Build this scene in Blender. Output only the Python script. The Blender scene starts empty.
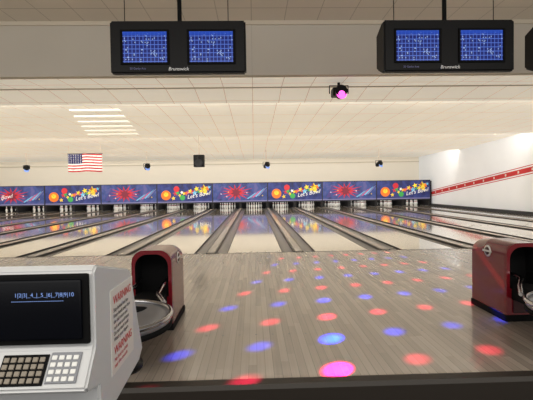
import bpy, bmesh, math, random
from mathutils import Vector, Matrix
random.seed(4)
S=bpy.context.scene
S.view_settings.view_transform='Standard'
S.view_settings.look='None'

def lin(c):
    return tuple(((v/255)/12.92 if v/255<=0.04045 else ((v/255+0.055)/1.055)**2.4) for v in c)+(1,)
def mat(name,c,rough=.5,metal=0,em=0,emc=None,coat=0,bump=0,bscale=80,vary=0,spec=.5):
    m=bpy.data.materials.new(name); m.use_nodes=True
    nt=m.node_tree; b=nt.nodes['Principled BSDF']
    b.inputs['Base Color'].default_value=lin(c)
    b.inputs['Roughness'].default_value=rough; b.inputs['Metallic'].default_value=metal
    b.inputs['Coat Weight'].default_value=coat; b.inputs['Specular IOR Level'].default_value=spec
    if em: 
        b.inputs['Emission Color'].default_value=lin(emc or c); b.inputs['Emission Strength'].default_value=em
    if bump or vary:
        tc=nt.nodes.new('ShaderNodeTexCoord'); nz=nt.nodes.new('ShaderNodeTexNoise'); nz.inputs['Scale'].default_value=bscale
        nt.links.new(tc.outputs['Object'],nz.inputs['Vector'])
        if bump:
            bp=nt.nodes.new('ShaderNodeBump'); bp.inputs['Strength'].default_value=bump; bp.inputs['Distance'].default_value=.01
            nt.links.new(nz.outputs['Fac'],bp.inputs['Height']); nt.links.new(bp.outputs['Normal'],b.inputs['Normal'])
        if vary:
            mx=nt.nodes.new('ShaderNodeMixRGB'); mx.inputs[1].default_value=lin(c); mx.inputs[2].default_value=lin([v*(1-vary) for v in c])
            nt.links.new(nz.outputs['Fac'],mx.inputs[0]); nt.links.new(mx.outputs[0],b.inputs['Base Color'])
    return m
class E:
    nt=None
    def __init__(s,o): s.o=o
    @staticmethod
    def m(op,*a):
        n=E.nt.nodes.new('ShaderNodeMath'); n.operation=op
        for i,x in enumerate(a):
            if isinstance(x,E): E.nt.links.new(x.o,n.inputs[i])
            else: n.inputs[i].default_value=x
        return E(n.outputs[0])
    def __add__(s,o): return E.m('ADD',s,o)
    def __radd__(s,o): return E.m('ADD',o,s)
    def __sub__(s,o): return E.m('SUBTRACT',s,o)
    def __rsub__(s,o): return E.m('SUBTRACT',o,s)
    def __mul__(s,o): return E.m('MULTIPLY',s,o)
    def __rmul__(s,o): return E.m('MULTIPLY',o,s)
    def __truediv__(s,o): return E.m('DIVIDE',s,o)
    def __rtruediv__(s,o): return E.m('DIVIDE',o,s)
def xyz(nt,out):
    s=nt.nodes.new('ShaderNodeSeparateXYZ'); nt.links.new(out,s.inputs[0]); return [E(o) for o in s.outputs]

def wood(name,cA,cB,bw,rough,blen,coat=0,streak=.5,spec=.5,gapk=.45):
    m=bpy.data.materials.new(name); m.use_nodes=True; nt=m.node_tree; E.nt=nt
    b=nt.nodes['Principled BSDF']; b.inputs['Roughness'].default_value=rough; b.inputs['Coat Weight'].default_value=coat
    b.inputs['Coat Roughness'].default_value=.06
    b.inputs['Specular IOR Level'].default_value=spec
    g=nt.nodes.new('ShaderNodeNewGeometry'); X,Y,Z=xyz(nt,g.outputs['Position'])
    bi=E.m('FLOOR',X/bw)
    off=E.m('FRACT',E.m('SINE',bi*12.989)*4375.5)
    bj=E.m('FLOOR',(Y/blen)+off)
    cv=nt.nodes.new('ShaderNodeCombineXYZ'); nt.links.new(bi.o,cv.inputs[0]); nt.links.new(bj.o,cv.inputs[1])
    wn=nt.nodes.new('ShaderNodeTexWhiteNoise'); wn.noise_dimensions='3D'; nt.links.new(cv.outputs[0],wn.inputs['Vector'])
    cv2=nt.nodes.new('ShaderNodeCombineXYZ'); nt.links.new((X*60).o,cv2.inputs[0]); nt.links.new((Y*1.2).o,cv2.inputs[1])
    nz=nt.nodes.new('ShaderNodeTexNoise'); nz.inputs['Scale'].default_value=1; nz.inputs['Detail'].default_value=3
    nt.links.new(cv2.outputs[0],nz.inputs['Vector'])
    f=E(wn.outputs['Value'])*(1-streak)+E(nz.outputs['Fac'])*streak
    fx=E.m('FRACT',X/bw); gap=E.m('LESS_THAN',fx,.07)
    mx=nt.nodes.new('ShaderNodeMixRGB'); nt.links.new(f.o,mx.inputs[0]); mx.inputs[1].default_value=lin(cA); mx.inputs[2].default_value=lin(cB)
    m2=nt.nodes.new('ShaderNodeMixRGB'); nt.links.new((gap*gapk).o,m2.inputs[0]); nt.links.new(mx.outputs[0],m2.inputs[1]); m2.inputs[2].default_value=lin([v*.35 for v in cB])
    nt.links.new(m2.outputs[0],b.inputs['Base Color'])
    return m
def tile(name,c,cl,tx,ty,w=.012,ax=(0,1),em=0):
    m=bpy.data.materials.new(name); m.use_nodes=True; nt=m.node_tree; E.nt=nt
    b=nt.nodes['Principled BSDF']; b.inputs['Roughness'].default_value=.85
    g=nt.nodes.new('ShaderNodeNewGeometry'); P=xyz(nt,g.outputs['Position'])
    a=E.m('LESS_THAN',E.m('FRACT',P[ax[0]]/tx),w/tx); d=E.m('LESS_THAN',E.m('FRACT',P[ax[1]]/ty),w*1.6/ty)
    l=E.m('MAXIMUM',a,d)
    nz=nt.nodes.new('ShaderNodeTexNoise'); nz.inputs['Scale'].default_value=.7; nt.links.new(g.outputs['Position'],nz.inputs['Vector'])
    mx0=nt.nodes.new('ShaderNodeMixRGB'); nt.links.new(nz.outputs['Fac'],mx0.inputs[0]); mx0.inputs[1].default_value=lin(c); mx0.inputs[2].default_value=lin([v*.93 for v in c])
    mx=nt.nodes.new('ShaderNodeMixRGB'); nt.links.new(l.o,mx.inputs[0]); nt.links.new(mx0.outputs[0],mx.inputs[1]); mx.inputs[2].default_value=lin(cl)
    nt.links.new(mx.outputs[0],b.inputs['Base Color'])
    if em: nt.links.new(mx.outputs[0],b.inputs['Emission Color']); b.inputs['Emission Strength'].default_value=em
    return m

def link(o,parent=None):
    S.collection.objects.link(o)
    if parent: o.parent=parent
    return o
def empty(name,loc=(0,0,0)):
    o=bpy.data.objects.new(name,None); o.location=loc; o.empty_display_size=.1; S.collection.objects.link(o); return o
def mesh(name,verts,faces,m,parent=None,loc=(0,0,0),smooth=False,mi=None):
    me=bpy.data.meshes.new(name); me.from_pydata(verts,[],faces); 
    for x in (m if isinstance(m,list) else [m]): me.materials.append(x)
    if mi:
        for p,i in zip(me.polygons,mi): p.material_index=i
    bm=bmesh.new(); bm.from_mesh(me); bmesh.ops.recalc_face_normals(bm,faces=bm.faces[:]); bm.to_mesh(me); bm.free()
    if smooth:
        for p in me.polygons: p.use_smooth=True
    o=bpy.data.objects.new(name,me); o.location=loc; return link(o,parent)
def box(name,x0,x1,y0,y1,z0,z1,m,parent=None,bev=0,seg=2):
    c=Vector(((x0+x1)/2,(y0+y1)/2,(z0+z1)/2)); hx,hy,hz=(x1-x0)/2,(y1-y0)/2,(z1-z0)/2
    me=bpy.data.meshes.new(name); bm=bmesh.new(); bmesh.ops.create_cube(bm,size=2)
    for v in bm.verts: v.co=Vector((v.co.x*hx,v.co.y*hy,v.co.z*hz))
    if bev: bmesh.ops.bevel(bm,geom=bm.edges[:],offset=bev,segments=seg,affect='EDGES',profile=.6)
    bm.to_mesh(me); bm.free(); me.materials.append(m)
    o=bpy.data.objects.new(name,me); link(o,parent)
    o.location=c-(parent.location if parent else Vector()); return o
def extr(name,prof,x0,x1,m,parent=None,bev=0,closed=True,smooth=False):
    n=len(prof); v=[(x0,p[0],p[1]) for p in prof]+[(x1,p[0],p[1]) for p in prof]
    rng=range(n) if closed else range(n-1)
    f=[(i,(i+1)%n,(i+1)%n+n,i+n) for i in rng]
    if closed: f+= [tuple(range(n)),tuple(range(2*n-1,n-1,-1))]
    o=mesh(name,v,f,m,parent)
    if parent: o.location=-parent.location
    if bev:
        bm=bmesh.new(); bm.from_mesh(o.data); bmesh.ops.bevel(bm,geom=bm.edges[:],offset=bev,segments=3,affect='EDGES'); bm.to_mesh(o.data); bm.free()
    return o
def lathe(name,prof,m,parent=None,loc=(0,0,0),seg=24,rot=None,scale=None):
    v=[];f=[]
    for r,z in prof:
        for k in range(seg):
            a=2*math.pi*k/seg; v.append((r*math.cos(a),r*math.sin(a),z))
    for i in range(len(prof)-1):
        for k in range(seg):
            f.append((i*seg+k,i*seg+(k+1)%seg,(i+1)*seg+(k+1)%seg,(i+1)*seg+k))
    f.append(tuple(range(seg))); f.append(tuple(range((len(prof)-1)*seg,len(prof)*seg)))
    o=mesh(name,v,f,m,parent,loc,smooth=True)
    if rot: o.rotation_euler=rot
    if scale: o.scale=scale
    return o
def tube(name,pts,r,m,parent=None,cyclic=False):
    cu=bpy.data.curves.new(name,'CURVE'); cu.dimensions='3D'; cu.bevel_depth=r; cu.bevel_resolution=4; cu.use_fill_caps=True
    sp=cu.splines.new('POLY'); sp.points.add(len(pts)-1); sp.use_cyclic_u=cyclic
    for p,q in zip(sp.points,pts): p.co=(*q,1)
    cu.materials.append(m); o=bpy.data.objects.new(name,cu); link(o,parent)
    if parent: o.location=-parent.location
    return o
def text(name,body,size,m,parent,loc,rot,ax='LEFT',ext=.0005,shear=0,space=1):
    cu=bpy.data.curves.new(name,'FONT'); cu.body=body; cu.size=size; cu.extrude=ext; cu.align_x=ax; cu.shear=shear; cu.space_line=space
    cu.materials.append(m); o=bpy.data.objects.new(name,cu); link(o,parent)
    o.location=Vector(loc)-(parent.location if parent else Vector()); o.rotation_euler=rot; return o

XL,XR=-17.95,11.2
P=1.7; YF=8.1; YM=26.0
# ---------- materials
M_ceil_glow=tile('ceiling_tile_glow',(232,226,213),(186,177,162),.61,1.22,.016,em=.42)  # plain tiles given added emission, so the lane ceiling fills the room
M_ceil2_glow=tile('ceiling_tile_near_glow',(206,195,177),(160,149,132),.61,1.22,em=.12)  # weak emission in the tile colour lifts the near ceiling
M_bulk=tile('bulkhead_paint',(210,203,191),(190,183,171),2.44,9,.01,(0,1))
M_approach=wood('approach_wood',(184,172,158),(132,120,109),.057,.22,1.1,.35,.45,.6,.4)
M_lane=wood('lane_maple',(248,236,216),(228,210,184),.028,.08,1.5,1.0,.4,.7,.3)
M_gut=mat('gutter_grey',(118,116,114),.28)
M_div=mat('division_wood',(178,168,156),.22)
M_divd=mat('division_edge_dark',(50,46,44),.4)
M_black=mat('black_plastic',(12,12,14),.45,spec=.2)
M_matte=mat('matte_black',(8,8,9),.8,spec=.2)
M_dark=mat('dark_nosing',(44,38,32),.5)
M_carpet=mat('concourse_carpet',(60,56,60),.9,vary=.5,bscale=30)
M_maroon=mat('maroon_shell',(108,12,24),.22,coat=.3)
M_maroon2=mat('maroon_dark',(54,8,14),.4)
M_white=mat('white_plastic',(225,222,216),.4)
M_cream=mat('rod_cream',(214,204,186),.6)
M_console=mat('console_grey',(206,207,208),.5,bump=.08,bscale=300)
M_chrome=mat('chrome',(190,190,192),.18,1)
M_steel=mat('tray_grey',(150,150,154),.3,.7)
M_red=mat('red_print',(200,24,34),.5)
M_blacki=mat('black_print',(40,40,44),.6)
M_pin=mat('pin_white',(250,250,248),.25)
M_wallr_glow=mat('right_wall_paint_glow',(238,241,246),.6,vary=.04,bscale=1,em=.10,emc=(238,242,250))  # paint glows slightly, brightness added to the wall itself
M_wall=mat('wall_cream',(228,220,206),.8)
M_stripe=mat('wall_stripe_red',(196,40,44),.6)

# ---------- shell
box('floor',XL-.1,XR+.1,-4,28.4,-.28,-.18,M_carpet)
box('wall_right',XR,XR+.15,-4,28.4,-.28,4.5,M_wallr_glow)
box('wall_left',XL-.15,XL,-4,28.4,-.28,4.5,M_wall)
box('wall_far',XL,XR,28.2,28.4,-.18,3.5,M_wall)
box('ceiling',XL,XR,-4,7.9,4.35,4.5,M_ceil2_glow)
box('wall_bulkhead',XL,XR,7.9,8.05,3.35,4.5,M_bulk)
box('trim_bulkhead',XL,XR,7.87,7.9,4.28,4.35,mat('trim_cream',(214,204,186),.6))
cp=[(8.05,3.35),(8.9,3.37),(9.95,3.25),(9.95,3.42),(16.4,3.26),(16.4,3.40),(22.5,3.16),(22.5,3.30),(28.2,3.2),(28.2,3.5),(8.05,3.5)]
extr('ceiling_lanes',cp,XL,XR,M_ceil_glow)
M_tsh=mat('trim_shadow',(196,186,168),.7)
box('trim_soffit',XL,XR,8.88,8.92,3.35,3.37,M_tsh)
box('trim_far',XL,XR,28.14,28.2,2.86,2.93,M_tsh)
def wquad(name,pts,m,t=.012):
    n=len(pts); v=[(XR,y,z) for y,z in pts]+[(XR-t,y,z) for y,z in pts]
    f=[tuple(range(n)),tuple(range(2*n-1,n-1,-1))]+[(i,(i+1)%n,(i+1)%n+n,i+n) for i in range(n)]
    return mesh(name,v,f,m)
def sz(y): return .78+(26.1-y)*.112
st=empty('wall_stripe',(XR,20,1))
def wq2(nm,a,b,lo,hi,m,t):
    o=wquad(nm,[(a,sz(a)+lo),(b,sz(b)+lo),(b,sz(b)+hi),(a,sz(a)+hi)],m,t); o.parent=st; o.location=-st.location
wq2('stripe_main',10,26.2,-.1,.1,M_stripe,.012)
wq2('stripe_lower',10,26.2,-.19,-.16,M_stripe,.012)
wq2('stripe_upper',10,26.2,.16,.19,M_stripe,.012)
k=0
y=10.2
while y<26:
    wq2('stripe_chip_%d'%k,y,y+.10,-.05,.05,M_white,.016); y+=.9; k+=1
box('baseboard_right',XR-.05,XR,8.1,28.2,-.18,.12,mat('baseboard_grey',(70,70,74),.6))

# ---------- approach
ap=empty('bowling_approach',(0,5,0))
box('boards',XL+.01,XR-.01,2.66,YF-.005,-.18,0,M_approach,ap)
extr('nosing',[(2.60,-.18),(2.60,-.02),(2.62,.004),(2.70,.004),(2.70,-.18)],XL+.01,XR-.01,M_dark,ap)
box('foul_line',XL+.01,XR-.06,YF-.03,YF-.006,.0,.003,M_divd,ap)
def disc(v,f,x,y,z,r,n=8):
    b=len(v)
    for k in range(n): v.append((x+r*math.cos(6.2832*k/n),y+r*math.sin(6.2832*k/n),z))
    f.append(tuple(range(b,b+n)))
v=[];f=[]
for i in range(-10,7):
    for j in range(-3,4):
        for yy in (YF-.1,YF-3.66,YF-4.57):
            disc(v,f,i*P+j*.14,yy,.002,.010)
o=mesh('dots',v,f,M_divd,ap); o.location=-ap.location

# ---------- lanes
def gut(x0,x1,z=-.004,d=.08,n=10):
    pts=[]
    for k in range(n+1):
        a=math.pi*k/n; pts.append(((x0+x1)/2-(x1-x0)/2*math.cos(a), z-d*math.sin(a)))
    return pts
pinprof=[(.026,0),(.034,.02),(.050,.07),(.0605,.115),(.056,.16),(.040,.20),(.027,.235),(.0235,.26),(.027,.29),(.032,.325),(.032,.345),(.025,.365),(.012,.378)]
M_pstripe=mat('pin_stripe_red',(190,20,30),.3)
def pinset(i):
    v=[];f=[];mi=[];seg=10
    for row in range(4):
        for c in range(row+1):
            px=i*P+(c-row/2)*.3048; py=26.42+row*.264
            b=len(v)
            for r,z in pinprof:
                for k in range(seg):
                    a=2*math.pi*k/seg; v.append((px+r*math.cos(a),py+r*math.sin(a),z+.001))
            for q in range(len(pinprof)-1):
                for k in range(seg):
                    f.append((b+q*seg+k,b+q*seg+(k+1)%seg,b+(q+1)*seg+(k+1)%seg,b+(q+1)*seg+k)); mi.append(1 if q==6 else 0)
            f.append(tuple(range(b,b+seg))); mi.append(0); f.append(tuple(range(b+(len(pinprof)-1)*seg,b+len(pinprof)*seg))); mi.append(0)
    return mesh('bowling_pins',v,f,[M_pin,M_pstripe],None,smooth=True,mi=mi)
for i in range(-10,7):
    x=i*P
    L=empty('bowling_lane',(x,17,0))
    box('bed',x-.53,x+.53,YF,27.4,-.17,0,M_lane,L)
    for s,nm in((-1,'gutter_left'),(1,'gutter_right')):
        a,b=(x-.765,x-.53) if s<0 else (x+.53,x+.765)
        pr=gut(a,b); n=len(pr)
        vv=[(p,YF,q) for p,q in pr]+[(p,27.4,q) for p,q in pr]
        ff=[(k,k+1,k+1+n,k+n) for k in range(n-1)]
        o=mesh(nm,vv,ff,M_gut,L,smooth=True); o.location=-L.location
        box(nm+'_lip',(a if s<0 else b)-.012,(a if s<0 else b)+.012,YF,26.0,-.03,.012,M_divd,L)
    if i<6:
        box('division_cap',x+.78,x+P-.78,YF,26.0,-.17,.02,M_div,L,.006)
    for s in(-1,1):
        box('bed_edge_%d'%(s+2),x+s*.53-.007,x+s*.53+.007,YF,26.2,-.04,.004,M_divd,L)
    vv=[];ff=[]
    for j in range(-3,4):
        ay=YF+4.75-abs(j)*.16; ax=x+j*.135; b=len(vv)
        vv+=[(ax-.02,ay-.1,.002),(ax+.02,ay-.1,.002),(ax,ay+.06,.002)]; ff.append((b,b+1,b+2))
    for j in (-.4,-.3,-.2,.2,.3,.4): disc(vv,ff,x+j,YF+2.1,.002,.012)
    o=mesh('arrows',vv,ff,M_divd,L); o.location=-L.location
    pinset(i)

# ---------- pinsetter housings + masking units
M_pit=mat('pit_dark',(18,17,20),.7)
M_frame=mat('masking_frame',(24,24,34),.5)
ph=empty('pinsetter_housing',(0,27,0))
for i in range(-10,8):
    x=i*P-P/2
    if x>XR-.1: x=XR-.1
    box('kickback_%d'%(i+11),x-.075,x+.075,26.02,27.9,-.17,1.5,M_pit,ph)
box('pit_curtain',XL,XR,27.75,27.85,-.17,1.5,M_pit,ph)
box('pit_roof',XL,XR,26.15,27.9,1.5,1.54,M_pit,ph)
for i in range(-10,7):
    x=i*P
    box('sweep_bar_%d'%(i+11),x-.6,x+.6,26.25,26.3,.40,.47,M_steel,ph)

def star(cx,cz,r,y,rot=0,r2=.42,n=5):
    pts=[]
    for k in range(2*n):
        rr=r if k%2==0 else r*r2; a=math.pi/2+rot+math.pi*k/n
        pts.append((cx+rr*math.cos(a),y,cz+rr*math.sin(a)))
    return pts
def circ(cx,cz,r,y,n=20): return [(cx+r*math.cos(6.2832*k/n),y,cz+r*math.sin(6.2832*k/n)) for k in range(n)]
def poly(nm,pts,m,par):
    o=mesh(nm,pts,[tuple(range(len(pts)))],m,par); o.location=-par.location; return o
def bannermat(name,ca,cb,cc):
    m=bpy.data.materials.new(name); m.use_nodes=True; nt=m.node_tree; b=nt.nodes['Principled BSDF']; b.inputs['Roughness'].default_value=.5
    tc=nt.nodes.new('ShaderNodeTexCoord'); nz=nt.nodes.new('ShaderNodeTexNoise'); nz.inputs['Scale'].default_value=1.6; nz.inputs['Distortion'].default_value=1.2
    nt.links.new(tc.outputs['Object'],nz.inputs['Vector']); cr=nt.nodes.new('ShaderNodeValToRGB'); nt.links.new(nz.outputs['Fac'],cr.inputs[0])
    cr.color_ramp.elements[0].position=.35; cr.color_ramp.elements[0].color=lin(ca); cr.color_ramp.elements[1].position=.68; cr.color_ramp.elements[1].color=lin(cc)
    e=cr.color_ramp.elements.new(.5); e.color=lin(cb); nt.links.new(cr.outputs[0],b.inputs['Base Color']); return m
M_banA=bannermat('banner_navy',(24,34,92),(46,70,140),(84,84,146))
M_banB=bannermat('banner_blue',(16,24,80),(30,46,118),(50,64,140))
BC={k:mat('print_'+k,c,.5) for k,c in dict(orange=(240,120,30),yellow=(250,214,50),red=(200,34,50),green=(60,170,80),cyan=(110,190,230),white=(245,245,245),pink=(200,90,140),lav=(120,120,168),maroon=(120,26,54),purple=(70,56,130),navy=(20,20,60)).items()}
z0,z1=.42,1.58
for kk in range(-6,3):
    xa=.85+kk*3.4; xb=xa+3.4
    xa=max(xa,XL+.02); xb=min(xb,XR-.02)
    m_=empty('masking_unit',((xa+xb)/2,YM,1))
    typeB=(kk%2==0)
    box('panel',xa+.03,xb-.03,YM,YM+.06,z0,z1,M_banB if typeB else M_banA,m_)
    box('frame_top',xa,xb,YM-.02,YM+.1,z1,z1+.035,M_frame,m_)
    box('frame_bottom',xa,xb,YM-.03,YM+.1,z0-.05,z0+.02,M_frame,m_)
    box('frame_side_1',xa,xa+.03,YM-.02,YM+.1,z0,z1,M_frame,m_)
    box('frame_side_2',xb-.03,xb,YM-.02,YM+.1,z0,z1,M_frame,m_)
    box('light_band',xa+.03,xb-.03,YM-.006,YM,z0+.02,z0+.09,BC['lav'],m_)
    y=YM-.01
    rr=random.Random(7+kk%2)
    if typeB:
        poly('ball_orange',circ(xa+.55,.90,.30,y),BC['orange'],m_)
        poly('ball_core',circ(xa+.55,.95,.14,y-.004),BC['yellow'],m_)
        for h,(a,b) in enumerate([(.48,1.02),(.58,1.04),(.54,.94)]): poly('hole_%d'%h,circ(xa+a,b,.022,y-.008,10),BC['navy'],m_)
        cols=['yellow','red','green','yellow','white','yellow','orange','pink','yellow','red','cyan','yellow','green','yellow','red','yellow','orange','cyan']
        for q,cn in enumerate(cols):
            sx=xa+1.0+q*.13; zz=.66+.2*abs(math.sin(q*1.9))+.35*q/18+.25*(q%3)/3
            poly('star_%d'%q,star(min(sx,xb-.2),min(zz+.05,1.43),rr.uniform(.11,.2),y-.002*q/4,rr.uniform(0,1)),BC[cn],m_)
        poly('ball_red',circ(xa+1.2,1.27,.18,y-.006),BC['red'],m_)
        poly('ball_green',circ(xa+1.55,.74,.16,y-.006),BC['green'],m_)
        poly('star_big',star(xb-.5,1.28,.27,y-.007,.15),BC['yellow'],m_)
        text('script',"Let's Bowl",.34,BC['white'],m_,(xa+1.85,y-.014,.66),(math.pi/2,math.radians(-10),0),shear=.35,ext=.002)
    else:
        pts=[]
        for q in range(30):
            a=2*math.pi*q/30; r=(.5+.14*rr.random()) if q%2==0 else .2
            pts.append((xa+1.45+r*1.8*math.cos(a),y,min(max(1.02+r*.95*math.sin(a),z0+.11),z1-.03)))
        poly('burst',pts,BC['red'],m_)
        poly('burst_core',star(xa+1.45,1.0,.36,y-.004,.2,.5,8),BC['maroon'],m_)
        for q in range(5):
            a=xa+2.1+q*.17; poly('streak_%d'%q,[(a,y,.62+q*.04),(a+.5,y,.95+q*.08),(a+.62,y,1.0+q*.09),(a+.1,y,.6+q*.04)],BC[['cyan','lav','pink','cyan','lav'][q]],m_)
        pt=[(xa+.25,y-.003,.62),(xa+.6,y-.003,1.35),(xa+.72,y-.003,1.38),(xa+.5,y-.003,.62)]
        poly('swoosh',pt,BC['purple'],m_)
        for q in range(7): poly('spark_%d'%q,star(xa+rr.uniform(.2,3.1),rr.uniform(.75,1.45),.06,y-.006,0,.3,4),BC[['white','yellow','pink'][q%3]],m_)

# ---------- bright ceiling slats, brightness put into the material as emission
vt=empty('ceiling_strips',(-4.6,12.5,3.33))
M_slat=mat('slat_white_glow',(250,246,232),.5,em=.42)
def czl(y): return 3.42-(y-9.95)*.16/6.45
for q in range(7):
    yy=10.45+q*.8; t=q/6
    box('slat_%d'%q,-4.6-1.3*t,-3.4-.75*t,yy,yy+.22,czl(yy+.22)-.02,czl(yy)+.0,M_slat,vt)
# ---------- flag
fl=empty('american_flag',(-7.5,19,2.5))
W,H=1.5,.80; nx=24
M_fr=mat('flag_red',(178,34,46),.8); M_fw=mat('flag_white',(240,236,230),.8); M_fb=mat('flag_blue',(36,40,92),.8)
v=[];f=[];mi=[]
for r in range(14):
    for c in range(nx+1):
        v.append((-W/2+W*c/nx, .03*math.sin(c*.9), H/2-H*r/13-.015*math.sin(c*.35)))
for r in range(13):
    for c in range(nx):
        f.append((r*(nx+1)+c,r*(nx+1)+c+1,(r+1)*(nx+1)+c+1,(r+1)*(nx+1)+c)); mi.append(2 if (r<7 and c<10) else (0 if r%2==0 else 1))
o=mesh('cloth',v,f,[M_fr,M_fw,M_fb],fl,mi=mi)
sv=[];sf=[]
for r in range(5):
    for c in range(6):
        b=len(sv); x=-W/2+.055+c*.103; z=H/2-.06-r*.085
        for p in star(x,z,.026,-.04): sv.append(p)
        sf.append(tuple(range(b,b+10)))
mesh('stars',sv,sf,M_fw,fl)
tube('pole',[(-7.5-.78,19,2.91),(-7.5+.78,19,2.91)],.012,M_blacki,fl)
for s in(-.7,.7): tube('wire_%d'%(s>0),[(-7.5+s,19,2.91),(-7.5+s,19,3.34)],.004,M_cream,fl)
# ---------- speaker
sp=empty('hanging_speaker',(-2.05,16,2.3))
box('cabinet',-2.25,-1.85,15.85,16.15,2.08,2.54,M_black,sp,.03)
lathe('woofer',[(.02,0),(.12,.01),(.15,.03),(.15,.0)],M_blacki,sp,(0,-.16,-.07),rot=(math.pi/2,0,0))
lathe('tweeter',[(.01,0),(.05,.01),(.06,.02)],M_blacki,sp,(0,-.16,.14),rot=(math.pi/2,0,0))
tube('bracket',[(-2.05,16,2.54),(-2.05,16,3.27)],.012,M_cream,sp)
# ---------- small spotlights
M_lensb=mat('lens_blue',(120,150,220),.2,em=.6)
for px in (-11.4,-5.4,.65,6.45):
    e=empty('stage_spotlight',(px,21.5,2.40))
    lathe('can',[(.07,-.18),(.11,-.1),(.12,.08),(.14,.12),(.14,.16)],M_black,e,(0,0,0),rot=(math.radians(65),0,.5))
    lathe('lens',[(.01,0),(.12,.0),(.12,.01)],M_lensb,e,(.07,-.13,-.06),rot=(math.radians(65),0,.5))
    tube('yoke',[(px-.16,21.5,2.40),(px-.16,21.5,2.58),(px+.16,21.5,2.58),(px+.16,21.5,2.40)],.015,M_black,e)
    tube('rod',[(px,21.5,2.58),(px,21.5,3.2)],.012,M_cream,e)
# ---------- magenta effect projector
e=empty('party_light',(1.76,8.5,3.14))
M_mag=mat('lens_magenta',(255,110,220),.2,em=2.2,emc=(255,90,210))
box('body',1.62,1.90,8.44,8.70,3.08,3.25,M_black,e,.03)
lathe('barrel',[(.09,-.05),(.10,0),(.11,.14),(.12,.15),(.12,.17),(.105,.17)],M_black,e,(0,-.06,-.03),rot=(math.radians(78),0,0))
lathe('lens',[(.01,.02),(.06,.015),(.10,0)],M_mag,e,(0,-.228,-.066),rot=(math.radians(78),0,0))
tube('yoke',[(1.57,8.55,3.14),(1.57,8.55,3.30),(1.95,8.55,3.30),(1.95,8.55,3.14)],.012,M_black,e)
tube('clamp',[(1.76,8.55,3.29),(1.76,8.55,3.365)],.03,M_black,e)

# ---------- overhead monitors
def screenmat():
    m=bpy.data.materials.new('score_screen'); m.use_nodes=True; nt=m.node_tree; E.nt=nt; b=nt.nodes['Principled BSDF']
    b.inputs['Base Color'].default_value=(.005,.008,.02,1); b.inputs['Roughness'].default_value=.15
    tc=nt.nodes.new('ShaderNodeTexCoord'); X,Y,Z=xyz(nt,tc.outputs['Object'])
    gx=E.m('LESS_THAN',E.m('FRACT',X/.046+.5),.16); gz=E.m('LESS_THAN',E.m('FRACT',Z/.052+.5),.16)
    g=E.m('MAXIMUM',gx,gz)
    cv=nt.nodes.new('ShaderNodeCombineXYZ'); nt.links.new(E.m('FLOOR',X/.0115).o,cv.inputs[0]); nt.links.new(E.m('FLOOR',Z/.013).o,cv.inputs[1])
    wn=nt.nodes.new('ShaderNodeTexWhiteNoise'); nt.links.new(cv.outputs[0],wn.inputs['Vector'])
    t=E.m('GREATER_THAN',E(wn.outputs['Value']),.95)
    top=E.m('GREATER_THAN',Z,.145)
    mx=nt.nodes.new('ShaderNodeMixRGB'); nt.links.new(g.o,mx.inputs[0]); mx.inputs[1].default_value=lin((14,26,100)); mx.inputs[2].default_value=lin((80,112,205))
    m2=nt.nodes.new('ShaderNodeMixRGB'); nt.links.new((t*.6).o,m2.inputs[0]); nt.links.new(mx.outputs[0],m2.inputs[1]); m2.inputs[2].default_value=lin((190,215,250))
    m3=nt.nodes.new('ShaderNodeMixRGB'); nt.links.new((top*.8).o,m3.inputs[0]); nt.links.new(m2.outputs[0],m3.inputs[1]); m3.inputs[2].default_value=lin((24,70,180))
    nt.links.new(m3.outputs[0],b.inputs['Emission Color']); b.inputs['Emission Strength'].default_value=1
    return m
M_scr=screenmat()
def monitor(cx):
    y=5.3; e=empty('score_monitor',(cx,y,3.02))
    w=.84
    prof=[(y,2.69),(y,3.34),(y+.10,3.34),(y+.34,3.25),(y+.34,2.80),(y+.10,2.69)]
    o=extr('housing',prof,cx-w,cx+w,M_black,e,.02)
    for s in(-1,1):
        scx=cx+s*.41
        for nm,a in (('t',(scx-.30,scx+.30,3.20,3.225)),('b',(scx-.30,scx+.30,2.795,2.82)),('l',(scx-.30,scx-.275,2.82,3.20)),('r',(scx+.275,scx+.30,2.82,3.20))):
            box('bezel_%s_%d'%(nm,s+2),a[0],a[1],y-.02,y+.01,a[2],a[3],M_matte,e,.006)
        box('screen_%d'%(s+2),scx-.27,scx+.27,y-.008,y+.0,2.82,3.20,M_scr,e)
    text('logo','Brunswick',.06,BC['white'],e,(cx,y-.012,2.72),(math.pi/2,0,0),'CENTER',shear=.2)
    text('label','30 Gerby Ave',.035,BC['lav'],e,(cx-.5,y-.012,2.735),(math.pi/2,0,0),'CENTER')
    tube('pole',[(cx,y+.15,3.3),(cx,y+.15,4.36)],.028,M_matte,e)
    for s in(-.68,.62): tube('wire_%d'%(s>0),[(cx+s,y+.1,3.32),(cx+s,y+.1,4.36)],.005,M_matte,e)
monitor(-.91); monitor(2.51); monitor(4.53)

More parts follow.
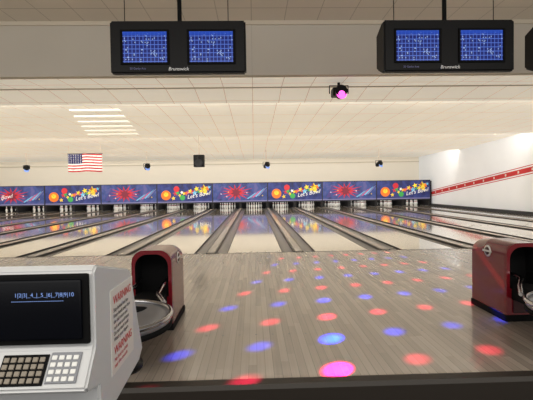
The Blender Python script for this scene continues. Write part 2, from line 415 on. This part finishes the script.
# ---------- ball returns
def ballreturn(cx):
    e=empty('ball_return',(cx,3.7,0))
    yf,yb=3.70,4.30; w=.175
    def arch(w,zt,zb,n=10,r=.11):
        pts=[(-w,zb)]
        for k in range(n+1):
            a=math.pi-math.pi/2*k/n; pts.append((-w+r+r*math.cos(a),zt-r+r*math.sin(a)))
        for k in range(n+1):
            a=math.pi/2-math.pi/2*k/n; pts.append((w-r+r*math.cos(a),zt-r+r*math.sin(a)))
        pts.append((w,zb)); return pts
    A=arch(w,.71,.02); B=arch(w-.03,.675,.30); C=arch(w,.68,.02,r=.13); n=len(A)
    v=[];f=[];mi=[]
    def ring(pts,y):
        b=len(v)
        for q,(x,z) in enumerate(pts): v.append((cx+x, y, z))
        return b
    r0=ring(B,yf+.22); r1=ring(B,yf); r2=ring(A,yf-.0); r3=ring([(x*1.02,z) for x,z in A],yf+.03); r4=ring(A,yf+.38); r5=ring(C,yb)
    def br(a,b,m):
        for q in range(n): 
            q2=(q+1)%n; f.append((a+q,a+q2,b+q2,b+q)); mi.append(m)
    f.append(tuple(range(r0,r0+n))); mi.append(1)
    br(r0,r1,1); br(r1,r2,0); br(r2,r3,0); br(r3,r4,0); br(r4,r5,0)
    f.append(tuple(range(r5,r5+n))); mi.append(0)
    o=mesh('hood',v,f,[M_maroon,M_matte],e,mi=mi); o.location=-e.location
    box('skirt',cx-w-.01,cx+w+.01,yf-.01,yb+.01,0,.06,M_matte,e,.008)
    box('lower_panel',cx-.12,cx+.12,yf-.012,yf,.08,.27,M_maroon2,e,.005)
    for s in(-1,1):
        lathe('emblem_%d'%(s+2),[(.001,0),(.055,0),(.055,.006),(.001,.006)],M_white,e,(s*(w+.002),yf+.30-3.7,.60),rot=(0,s*math.pi/2,0))
        lathe('emblem_core_%d'%(s+2),[(.001,0),(.038,0),(.038,.004),(.001,.004)],M_maroon2,e,(s*(w+.008),yf+.30-3.7,.60),rot=(0,s*math.pi/2,0))
        box('emblem_bar_%d'%(s+2),cx+s*(w+.012)-.002,cx+s*(w+.012)+.002,yf+.225,yf+.375,.591,.609,M_white,e)
    ty=2.93; tx=cx-.06; tz=.33
    for s,dx in ((-1,.115),(1,.115)):
        tube('rail_%d'%(s+2),[(cx+s*dx,yf+.1,.44),(cx+s*dx,yf-.12,.42),(tx+s*(dx+.06),yf-.28,.39),(tx+s*(dx+.14),yf-.42,.36)],.018,M_chrome,e)
    lathe('tray',[(.05,-.07),(.2,-.065),(.29,-.03),(.335,.02),(.365,.03),(.372,.0),(.34,-.05),(.24,-.10),(.05,-.11)],M_steel,e,(tx-cx,ty-3.7,tz),seg=40,scale=(1,1.05,1))
    tube('bumper_ring',[(tx+.37*math.cos(a*math.pi/24),ty+.39*math.sin(a*math.pi/24),tz+.035) for a in range(48)],.018,M_chrome,e,True)
    tube('bumper_lower',[(tx+.36*math.cos(a*math.pi/24),ty+.38*math.sin(a*math.pi/24),tz-.03) for a in range(48)],.02,M_matte,e,True)
    lathe('hub',[(.05,-.08),(.06,0),(.045,.03),(.01,.04)],M_black,e,(tx-cx,ty-3.7,tz+.02))
    lathe('pedestal',[(.17,0),(.17,.03),(.10,.06),(.08,.12),(.10,.2),(.17,.24)],M_black,e,(tx-cx,ty-3.7,0))
    box('trough',cx-.13,cx+.13,ty+.3,yf+.02,.2,.34,M_matte,e,.02)
    return e
ballreturn(-.91); ballreturn(2.44)

# ---------- scoring console
e=empty('scoring_console',(-.75,1.3,.7))
xa,xb=-1.02,-.42
prof=[(1.045,.737),(1.03,.752),(1.095,.832),(1.10,.85),(1.10,1.03),(1.12,1.045),(1.42,.975),(1.55,.66),(1.50,.63),(1.13,.60),(1.12,.72)]
extr('housing',prof,xa,xb,M_console,e,.006)
M_crt=mat('crt_glass',(8,10,16),.15,spec=.3)
box('screen_bezel',xa+.03,xb-.010,1.086,1.10,.845,1.028,M_matte,e,.006)
box('crt',xa+.055,xb-.025,1.078,1.09,.86,1.015,M_crt,e,.006)
M_txt=mat('crt_text',(120,150,215),.5,em=.3)
text('score_text','  1|2|3|_4_|_5_|6|_7|8|9|10\n----------------------------',.0145,M_txt,e,(-.62,1.0765,.973),(math.pi/2,0,0),ext=.0001)
pb,pt_=Vector((0,1.03,.752)),Vector((0,1.095,.832)); pd=pt_-pb
sl=math.atan2(pd.z,pd.y)
def onpanel(name,x0,x1,t0,t1,h,m,bev=.001):
    n=Vector((0,-pd.z,pd.y)).normalized()
    a=pb+pd*t0; b=pb+pd*t1; c=(a+b)/2+n*(h/2)
    me=bpy.data.meshes.new(name); bm=bmesh.new(); bmesh.ops.create_cube(bm,size=1)
    for q in bm.verts: q.co=Vector((q.co.x*(x1-x0),q.co.y*(b-a).length,q.co.z*h))
    bmesh.ops.bevel(bm,geom=bm.edges[:],offset=bev,segments=1,affect='EDGES')
    bm.to_mesh(me); bm.free(); me.materials.append(m); o=bpy.data.objects.new(name,me); link(o,e)
    o.location=Vector(((x0+x1)/2,c.y,c.z))-e.location; o.rotation_euler=(sl,0,0)
M_keyt=mat('key_tan',(140,130,116),.5); M_keyw=mat('key_white',(235,235,232),.5); M_pad=mat('pad_grey',(130,132,138),.5)
onpanel('keypad_base',-.645,-.53,.12,.86,.004,M_matte)
for r in range(4):
    for c in range(6):
        onpanel('key_%d_%d'%(r,c),-.640+c*.0180,-.627+c*.0180,.17+r*.165,.29+r*.165,.008,M_keyt)
onpanel('numpad_base',-.525,-.448,.16,.9,.004,M_pad)
for r in range(4):
    for c in range(4):
        onpanel('numkey_%d_%d'%(r,c),-.521+c*.018,-.508+c*.018,.2+r*.17,.31+r*.17,.007,M_keyw)
box('side_label',xb,xb+.002,1.215,1.43,.70,.95,M_white,e) 
R=(math.pi/2,0,math.pi/2)
text('warning_1','WARNING',.036,M_red,e,(xb+.003,1.235,.905),R,ext=.0002)
text('lines_1','Stay behind foul line\nKeep hands away from\nthe ball return and\nrack area at all times\nDo not reach inside\nWatch your fingers',.0175,M_blacki,e,(xb+.003,1.235,.882),R,ext=.0001)
text('warning_2','WARNING',.036,M_red,e,(xb+.003,1.235,.755),R,ext=.0002)
text('lines_2','No food or drink\nnear the console',.018,M_red,e,(xb+.003,1.235,.735),R,ext=.0001)
box('pedestal',-.86,-.60,1.18,1.42,-.16,.64,M_console,e,.01)
box('pedestal_base',-.95,-.5,1.1,1.5,-.18,-.15,M_matte,e,.005)

# ---------- lights
def area(name,loc,rot,sx,sy,en,col=(1,.97,.91)):
    l=bpy.data.lights.new(name,'AREA'); l.shape='RECTANGLE'; l.size=sx; l.size_y=sy; l.energy=en; l.color=col
    o=bpy.data.objects.new(name,l); o.location=loc; o.rotation_euler=rot; S.collection.objects.link(o); return o
cxm=(XL+XR)/2; wd=XR-XL-.4
r=lambda d:(math.radians(90+d),0,0)
area('cove_light',(cxm,10.03,3.34),r(8),wd,.06,440)
area('cove_light',(cxm,16.47,3.33),r(8),wd,.05,380)
area('cove_light',(cxm,22.57,3.24),r(4),wd,.05,420)
area('pin_deck_light',(cxm,26.13,.95),(math.radians(35),0,0),wd,.08,160,(1,.96,.9))
area('concourse_fill',(-1,-1,4.0),(math.radians(58),0,0),14,2,330)  # added fill lamp, unseen behind the camera, tilted to brighten the bulkhead
l=bpy.data.lights.new('party_light_beam','SPOT'); l.spot_size=math.radians(165); l.spot_blend=0; l.shadow_soft_size=.0; l.energy=100
Lx,Ly,Lz=1.76,8.30,2.98
o=bpy.data.objects.new('party_light_beam',l); o.location=(Lx,Ly,Lz); S.collection.objects.link(o)
l.use_nodes=True; nt=l.node_tree; E.nt=nt; em=nt.nodes['Emission']
tc=nt.nodes.new('ShaderNodeTexCoord'); nx_,ny_,nz_=xyz(nt,tc.outputs['Normal'])
az=E.m('ABSOLUTE',nz_)
X=nx_/az*Lz+Lx; Y=ny_/az*Lz+Ly
c=(X-1.6)/(1-(Y-2.85)*.11)
rr_=(Y-(X-.55)*.22-2.81)/.57
cc=(c+1.05)/.6
ic=E.m('ROUND',cc); ir=E.m('ROUND',rr_)
dx=(cc-ic)*.6; dy=(rr_-ir)*.57
d=E.m('SQRT',dx*dx+dy*dy)
mr=nt.nodes.new('ShaderNodeMapRange'); mr.interpolation_type='SMOOTHSTEP'; nt.links.new(d.o,mr.inputs[0]); mr.inputs[1].default_value=.035; mr.inputs[2].default_value=.135; mr.inputs[3].default_value=1; mr.inputs[4].default_value=0
mask=E(mr.outputs[0])
for cond in (E.m('GREATER_THAN',ic,-2.5),E.m('LESS_THAN',ic,5.5),E.m('GREATER_THAN',ir,-.5),E.m('LESS_THAN',ir,8.5)): mask=mask*cond
par=E.m('MODULO',ir+10,2)
par=E.m('GREATER_THAN',par,.5)
fall=1/(az*az*az)
nearb=E.m('MINIMUM',1.0+ir*.12,1.8)
mid=.8+.7*E.m('LESS_THAN',E.m('ABSOLUTE',ic),.5)*E.m('LESS_THAN',ir,1.5)
mx=nt.nodes.new('ShaderNodeMixRGB'); nt.links.new(par.o,mx.inputs[0]); mx.inputs[1].default_value=(1,.0,.07,1); mx.inputs[2].default_value=(.0,.03,1.2,1)
nt.links.new(mx.outputs[0],em.inputs['Color']); nt.links.new((mask*fall*nearb*mid*11).o,em.inputs['Strength'])

w=bpy.data.worlds.new('W'); S.world=w; w.use_nodes=True
w.node_tree.nodes['Background'].inputs[0].default_value=(1,.97,.92,1); w.node_tree.nodes['Background'].inputs[1].default_value=.9

# ---------- camera
cd=bpy.data.cameras.new('camera'); cam=bpy.data.objects.new('camera',cd); S.collection.objects.link(cam)
cd.sensor_width=36; cd.lens=36*420/533; cd.clip_start=.02
yaw=math.atan(12.5/420); pitch=math.radians(1.6); roll=math.radians(.9)
cam.matrix_world=Matrix.Translation((0,0,1.24))@Matrix.Rotation(-yaw,4,'Z')@Matrix.Rotation(math.pi/2-pitch,4,'X')@Matrix.Rotation(-roll,4,'Z')
S.camera=cam
